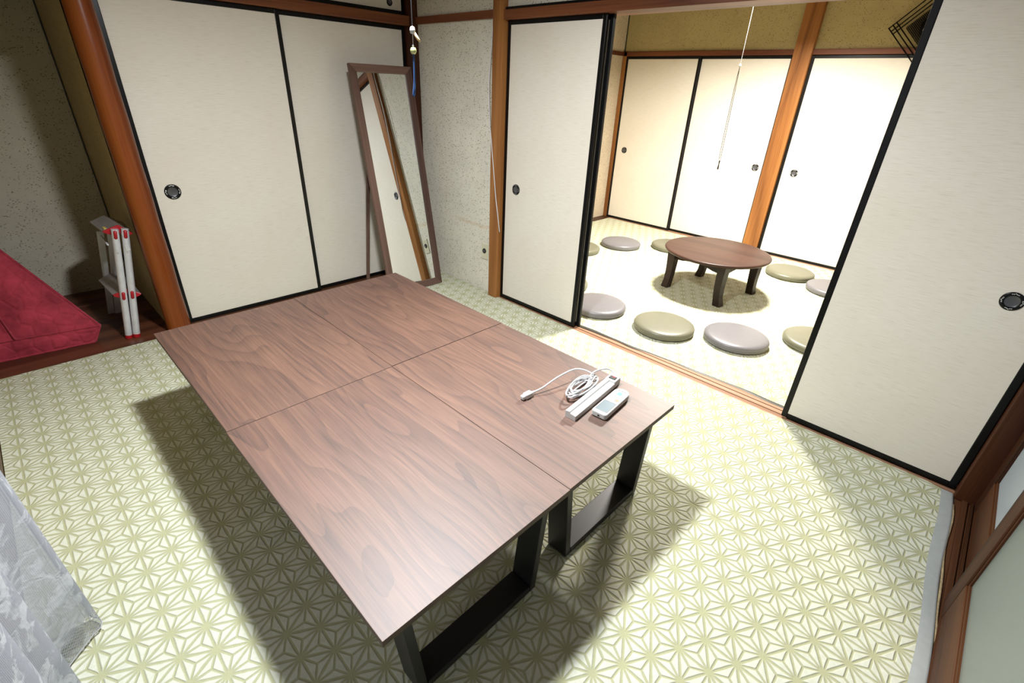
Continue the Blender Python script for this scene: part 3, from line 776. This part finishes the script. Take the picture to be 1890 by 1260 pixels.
# curved apron brackets between the legs
for k in range(4):
    a = ang0 + math.pi / 4 + math.pi / 2 * k
    hw = 0.19
    P = [(-hw, HT - 0.031), (hw, HT - 0.031), (hw, HT - 0.098), (hw - 0.05, HT - 0.094)]
    P += [(hw - 0.05 - (2 * hw - 0.10) * t / 8, HT - 0.066 - 0.022 * abs(math.cos(math.pi * t / 8)) ) for t in range(1, 8)]
    P += [(-hw + 0.05, HT - 0.094), (-hw, HT - 0.098)]
    o = MB().prism(P, 'y', -0.009, 0.009).build('apron', 'chabudai_leg', rt, bevel=0.002)
    o.location = (math.cos(a) * 0.222, math.sin(a) * 0.222, 0); o.rotation_euler = (0, 0, a + math.pi / 2)

# ------------------------------------------------------------------ folding step stool in the alcove
sl = empty('step_stool', (-2.12, 0.2, 0.003)); tag(sl, 'folded aluminium step stool with red caps standing in the alcove', 'step stool')
PI_ = Matrix.Translation((2.12, -0.2, -0.003))
def lpart(mb, name, mat, parent=sl, **kw):
    o = mb.build(name, mat, parent, **kw)
    if parent is sl: o.matrix_parent_inverse = PI_
    return o
fr_ = [((-2.160, 0.010, 0.003), (-2.052, 0.010, 0.640)), ((-2.123, 0.000, 0.003), (-2.007, 0.010, 0.637))]
for a, b in fr_:
    a = Vector(a); b = Vector(b); d = (b - a).normalized()
    tb = lpart(MB().tube([a + d * 0.018, b], 0.0178, 16), 'front_leg', 'alu', smooth=True, angle=40)
    lpart(MB().tube([a, a + d * 0.02], 0.0186, 16), 'foot_cap', 'red_plastic', tb, smooth=True, angle=40)
    for t, nm in ((0.955, 'joint_cap'), (0.41, 'joint_cap')):
        c = a.lerp(b, t); nrm = Vector((-0.10, -1, 0.06)).normalized()
        lpart(MB().tube([c + nrm * 0.0125 - d * 0.026, c + nrm * 0.0155 - d * 0.018, c + nrm * 0.0155 + d * 0.018, c + nrm * 0.0125 + d * 0.026], [0.003, 0.0085, 0.0085, 0.003], 10), nm, 'red_plastic', tb, smooth=True)
    c = a.lerp(b, 0.80); nrm = Vector((-0.10, -1, 0.06)).normalized()
    lpart(MB().tube([c + nrm * 0.014, c + nrm * 0.0200], 0.0045, 10), 'rivet', 'silver', tb, smooth=True, angle=40)
# small white label on the right tube
c = Vector(fr_[1][0]).lerp(Vector(fr_[1][1]), 0.84)
lpart(MB().box(c.x - 0.010, c.x + 0.009, c.y - 0.0190, c.y - 0.0174, c.z - 0.018, c.z + 0.018), 'label_sticker', 'white_plastic')
for a, b in (((-2.168, 0.480, 0.003), (-2.092, 0.300, 0.575)), ((-2.135, 0.465, 0.003), (-2.046, 0.300, 0.560))):
    a = Vector(a); b = Vector(b); v = []
    for q in (a, b): v += [q + Vector((sx * 0.016, sy * 0.010, 0)) for sx, sy in ((-1, -1), (1, -1), (1, 1), (-1, 1))]
    lpart(MB().add(v, [(0, 1, 2, 3), (7, 6, 5, 4), (0, 4, 5, 1), (1, 5, 6, 2), (2, 6, 7, 3), (3, 7, 4, 0)]), 'rear_leg', 'alu', bevel=0.002)
def tread(ctr_f, ctr_b, left_f, left_b, right_f, right_b, name):
    """step folded along its middle: two ribbed halves falling away from the centre line"""
    for (p, q) in ((left_f, left_b), (right_f, right_b)):
        A, B, D, E_ = [Vector(t) for t in (ctr_f, ctr_b, q, p)]
        nrm = (B - A).cross(E_ - A).normalized()
        if nrm.z < 0: nrm = -nrm
        mb = MB(); n = 9
        for k in range(n):
            t0, t1 = k / n + 0.008, (k + 1) / n - 0.008
            quad = [A.lerp(E_, t0), A.lerp(E_, t1), B.lerp(D, t1), B.lerp(D, t0)]
            top = [x + nrm * 0.0015 for x in quad]; bot = [x - nrm * 0.002 for x in quad]
            mb.add(bot + top, [(3, 2, 1, 0), (4, 5, 6, 7), (0, 1, 5, 4), (1, 2, 6, 5), (2, 3, 7, 6), (3, 0, 4, 7)])
        base = [A, E_, D, B]
        mb.add([x - nrm * 0.012 for x in base] + [x - nrm * 0.002 for x in base], [(3, 2, 1, 0), (4, 5, 6, 7), (0, 1, 5, 4), (1, 2, 6, 5), (2, 3, 7, 6), (3, 0, 4, 7)])
        st = lpart(mb, name, 'alu_tread', weld=False)
        # red end cap at the front edge of the half step
        o1, o2 = A + Vector((0, -0.001, 0)), E_ + Vector((0, -0.001, 0))
        mid = o1.lerp(o2, 0.55); P = []
        for k in range(9):
            t = k / 8; P.append(o1.lerp(o2, t) - nrm * (0.004 + 0.030 * math.sin(math.pi * min(1, t * 1.0)) ** 0.7))
        poly = [o1 + nrm * 0.003, o2 + nrm * 0.003] + P[::-1]
        m2_ = MB(); nn = len(poly); off = Vector((0, -0.012, 0))
        m2_.add(poly + [x + off for x in poly], [list(range(nn))[::-1], list(range(nn, 2 * nn))] + [(i, (i + 1) % nn, nn + (i + 1) % nn, nn + i) for i in range(nn)])
        lpart(m2_, 'step_cap', 'red_plastic', st, bevel=0.002)
tread((-2.030, 0.035, 0.655), (-2.045, 0.345, 0.650), (-2.104, 0.040, 0.630), (-2.122, 0.300, 0.632), (-1.978, 0.035, 0.600), (-1.966, 0.330, 0.600), 'upper_step')
tread((-2.088, 0.030, 0.292), (-2.108, 0.400, 0.290), (-2.160, 0.036, 0.270), (-2.178, 0.350, 0.272), (-2.035, 0.010, 0.255), (-2.030, 0.38, 0.245), 'lower_step')
lpart(MB().box(-2.092, -2.075, 0.05, 0.10, 0.636, 0.640), 'warning_sticker', 'sticker')
lpart(MB().tube([(-2.10, 0.05, 0.55), (-2.095, 0.30, 0.545)], 0.005, 8), 'folding_stay', 'alu', smooth=True)
lpart(MB().tube([(-2.045, 0.05, 0.54), (-2.04, 0.30, 0.53)], 0.005, 8), 'folding_stay', 'alu', smooth=True)

# ------------------------------------------------------------------ red velvet backrest cushion
rc = empty('floor_chair_cushion', (-2.52, 0.2, 0.004)); tag(rc, 'red velvet padded backrest cushion leaning in the alcove', 'cushion')
A, B = Vector((-2.262, 0.086, 0.090)), Vector((-2.745, 0.140, 0.105))
D_, E_ = Vector((-2.650, 0.440, 0.735)), Vector((-2.752, 0.455, 0.745))
F0, F1 = Vector((-2.310, 0.070, 0.005)), Vector((-2.750, 0.115, 0.005))
G0, G1 = Vector((-2.330, 0.330, 0.005)), Vector((-2.750, 0.340, 0.005))
H0, H1 = D_ + Vector((0, 0.10, -0.05)), E_ + Vector((0, 0.10, -0.05))
mb = MB()
def quadgrid(P, Q, S, T_, nu, nv, puff):
    nrm = (Q - P).cross(T_ - P).normalized()
    mb.grid(lambda u, v: tuple(P.lerp(Q, u).lerp(T_.lerp(S, u), v) + nrm * puff * (math.sin(math.pi * u) * math.sin(math.pi * v)) ** 0.6), nu, nv)
quadgrid(B, A, D_, E_, 12, 14, 0.022)      # big sloping face
quadgrid(F1, F0, A, B, 12, 4, 0.008)       # front band
quadgrid(A, F0, G0, D_, 4, 14, 0.0)        # right side
quadgrid(G0, G1, H1, H0, 12, 8, 0.0)
mb.add([D_, E_, H1, H0], [(0, 1, 2, 3)]); mb.add([D_, H0, G0], [(0, 1, 2)])
mb.add([B, E_, H1, G1, F1], [(0, 1, 2, 3, 4)]); mb.add([F0, F1, G1, G0], [(0, 1, 2, 3)])
PR = Matrix.Translation((2.52, -0.2, -0.004))
o = mb.build('padding', 'velvet', rc, smooth=True, angle=50); o.matrix_parent_inverse = PR
nA = (A - B).cross(E_ - B).normalized()
for path in ([F1, F0, A, D_], [B, A]):
    PP = []
    for i in range(len(path) - 1):
        for k in range(12): PP.append(path[i].lerp(path[i + 1], k / 12))
    PP.append(path[-1])
    o = MB().tube(PP, 0.006, 8).build('piping', 'velvet', rc, smooth=True); o.matrix_parent_inverse = PR
sm = [B.lerp(A, 0.26) + nA * 0.012, B.lerp(A, 0.26).lerp(E_.lerp(D_, 0.2), 0.35) + nA * 0.021, B.lerp(A, 0.20).lerp(E_.lerp(D_, 0.1), 0.75) + nA * 0.014]
o = MB().tube(catmull(sm, 8), 0.004, 6).build('seam', 'velvet', rc, smooth=True); o.matrix_parent_inverse = PR

# ------------------------------------------------------------------ lace curtain
def cur(u, v):
    y = -1.945 - 1.60 * u; z = 0.012 + 1.95 * v
    fold = 0.030 * math.sin(u * 46 + 0.8 * math.sin(u * 9)) + 0.018 * math.sin(u * 19 + 1)
    x = -2.672 + fold * (1.0 - 0.45 * v) + 0.035 * math.exp(-u * 18) * (1 - v)
    if u < 0.04: x += 0.01 * (1 - v)
    z += 0.004 * math.sin(u * 46) * (1 - v)
    return (x, y - 0.02 * math.sin(v * 3) * math.exp(-u * 10), z)
lc_ = empty('lace_curtain', (-2.67, -2.7, 0.0)); tag(lc_, 'white flowered lace curtain hanging at the lower left', 'curtain')
mb = MB().grid(cur, 260, 60)
o = mb.build('lace_cloth', 'lace', lc_, smooth=True, weld=False); o.matrix_parent_inverse = Matrix.Translation((2.67, 2.7, 0))
uvl = o.data.uv_layers.new(name='uv')
for lp_ in o.data.loops:
    i = lp_.vertex_index; uvl.data[lp_.index].uv = ((i % 261) / 260 * 2.3, (i // 261) / 60 * 1.95)
PC = Matrix.Translation((2.67, 2.7, 0))
o = MB().tube([cur(k / 260, 0.0) for k in range(261)], 0.0014, 5).build('hem_cord', 'lace_hem', lc_, smooth=True); o.matrix_parent_inverse = PC
o = MB().tube([cur(0.0, k / 60) for k in range(61)], 0.0014, 5).build('side_hem', 'lace_hem', lc_, smooth=True); o.matrix_parent_inverse = PC
o = MB().tube([(-2.67, -1.85, 1.975), (-2.67, -3.6, 1.975)], 0.009, 10).build('curtain_rail', 'alu', lc_, smooth=True); o.matrix_parent_inverse = PC

# ------------------------------------------------------------------ wall outlet and cable
ou = empty('wall_outlet', (0.0, -0.777, 0.314)); tag(ou, 'cream wall outlet with black round socket beside the square post', 'outlet')
box(-0.007, 0.0, -0.034, 0.034, -0.060, 0.060).build('plate', 'outlet', ou, bevel=0.003)
sk = MB().lathe([(0.0001, 0.0), (0.010, 0.0), (0.011, -0.003), (0.0175, -0.003), (0.019, 0.0), (0.019, 0.004)], 24, (-0.0085, 0, 0.004), 'x').build('socket', 'dark', ou, smooth=True)
for d in (-0.005, 0.005): box(-0.0122, -0.0112, d - 0.001, d + 0.001, 0.0, 0.008).build('slot', 'silver', sk)
for z in (-0.042, 0.042): MB().lathe([(0.0001, -0.001), (0.003, -0.001), (0.0035, 0.0)], 12, (-0.0072, 0, z), 'x').build('screw', 'silver', ou)
cb = MB().tube(catmull([(-0.030, -0.855, 2.30), (-0.030, -0.855, 1.80), (-0.033, -0.852, 1.70), (-0.040, -0.836, 1.45), (-0.0455, -0.855, 1.20), (-0.0460, -0.868, 1.13), (-0.0460, -0.903, 0.90), (-0.0465, -0.932, 0.72), (-0.0440, -0.950, 0.62), (-0.024, -0.9515, 0.50)]), 0.0032, 8)
tag(cb.build('wall_cable', 'white_cable', smooth=True), 'thin white cable running down the square post', 'cable')

# ------------------------------------------------------------------ lamps and pull cords (lamps hang above the picture)
def pendant(loc, r, label):
    e = empty('pendant_lamp', loc); tag(e, label, 'lamp')
    MB().lathe([(r * 0.98, 0.006), (r * 1.25, 0.012), (r * 1.30, 0.03), (r * 1.0, 0.075), (r * 0.3, 0.11), (0.0001, 0.115)], 40).build('shade', 'shade', e, smooth=True)
    MB().lathe([(0.0001, 0.02), (r * 0.9, 0.02), (r * 0.97, 0.012)], 40).build('diffuser', 'lampglow', e, smooth=True)
    MB().tube([(0, 0, 0.112), (0, 0, ZC - loc[2])], 0.004, 8).build('cord', 'white_cable', e, smooth=True)
pendant(LAMP1, 0.17, 'ceiling lamp hanging over the walnut tables above the picture')
pendant(LAMP2, 0.22, 'ceiling lamp hanging over the round table above the picture')
p1 = empty('pull_cord', (-1.50, -2.10, 1.55)); tag(p1, 'lamp pull cord with white knob, bell and blue strap', 'pull cord')
MB().tube([(0, 0, 0.61), (0, 0, 0.0)], 0.0010, 6).build('string', 'string', p1)
MB().lathe([(0.0001, -0.010), (0.006, -0.008), (0.0075, 0.0), (0.005, 0.007), (0.0001, 0.009)], 14, (0, 0, -0.006)).build('knob', 'white_plastic', p1, smooth=True)
MB().tube([(0.002, -0.001, -0.010), (0.011, -0.008, -0.026), (0.016, -0.011, -0.033)], [0.0042, 0.0036, 0.0024], 10).build('wooden_drop', 'pale_wood', p1, smooth=True)
MB().tube([(0, 0, -0.012), (0.0, 0, -0.045)], 0.0009, 6).build('string', 'white_cable', p1)
bl = MB().lathe([(0.0001, -0.009), (0.005, -0.0085), (0.0085, -0.003), (0.0085, 0.002), (0.006, 0.007), (0.0001, 0.009)], 16, (0, 0, -0.054)).build('bell', 'bell', p1, smooth=True)
MB().lathe([(0.0001, -0.003), (0.003, 0.0), (0.0001, 0.004)], 10, (0, 0, -0.043)).build('bell_loop', 'white_plastic', bl, smooth=True)
for dx in (-0.0026, 0.0026):
    pth = catmull([(dx * 0.5, dx * 0.5, -0.062), (dx, dx, -0.09), (dx * 1.3 - 0.001, dx, -0.13), (-0.006 + dx * 0.8, -0.001, -0.160), (-0.007, -0.001, -0.166)])
    MB().tube(pth, 0.0021, 8).build('strap', 'blue', p1, smooth=True)
p2 = empty('pull_cord', (1.45, -1.792, 1.617)); tag(p2, 'thin long pull cord hanging over the round table', 'pull cord')
MB().tube([(0, 0, 0.53), (0, 0, 0.0)], 0.0009, 6).build('string', 'grey_print', p2)
MB().lathe([(0.0001, -0.014), (0.006, -0.012), (0.008, 0.0), (0.0001, 0.010)], 12).build('knob', 'white_plastic', p2, smooth=True)
for d in (-0.004, 0.004):
    MB().tube(catmull([(0, 0, -0.012), (0, d, -0.12), (0, d * 1.5 - 0.002, -0.4), (0, d * 1.5 - 0.006, -0.62)]), 0.0018, 6).build('braided_cord', 'brown_cord', p2)
MB().lathe([(0.0001, -0.072), (0.006, -0.066), (0.003, -0.03), (0.0055, -0.012), (0.0001, 0.0)], 10, (0, -0.008, -0.62)).build('tassel', 'brown_cord', p2, smooth=True)

# ------------------------------------------------------------------ black wire ornament on the far wall
wo = empty('wire_wall_ornament', (XB - 0.045, -2.60, 1.945), rot=(R(45), 0, 0)); tag(wo, 'black square wire and mesh ornament hung cornerwise on the far wall', 'wall ornament')
hs = 0.205
for d in (0.0, 0.030, 0.055):
    for s in (-1, 1):
        q = s * (hs - d)
        MB().tube([(0, q, -hs - 0.004), (0, q, hs + 0.004)], 0.0045, 6).build('wire', 'wire', wo)
        MB().tube([(-0.006, -hs - 0.004, q), (-0.006, hs + 0.004, q)], 0.0045, 6).build('wire', 'wire', wo)
ms = MB(); hm = 0.125
for k in range(26):
    t = -hm + 2 * hm * k / 25
    ms.box(0.002, 0.0035, t - 0.0026, t + 0.0026, -hm, hm).box(0.0036, 0.005, -hm, hm, t - 0.0026, t + 0.0026)
tag(ms.build('mesh_panel', 'wire', wo, weld=False), kind='stuff')
MB().lathe([(0.0001, -0.004), (0.085, -0.004), (0.090, 0.0), (0.090, 0.010)], 32, (-0.004, 0, 0), 'x').build('disc', 'wire', wo, smooth=True)
MB().add([(-0.010, 0.05, 0.02), (-0.010, 0.02, 0.06), (-0.010, 0.015, 0.015), (-0.013, 0.028, 0.032)], [(0, 1, 3), (1, 2, 3), (2, 0, 3), (0, 2, 1)]).build('facet', 'grey_print', wo)
MB().add([(-0.010, 0.05, -0.03), (-0.010, 0.01, -0.02), (-0.010, 0.03, -0.065), (-0.013, 0.03, -0.038)], [(0, 1, 3), (1, 2, 3), (2, 0, 3), (0, 2, 1)]).build('facet', 'grey_print', wo)
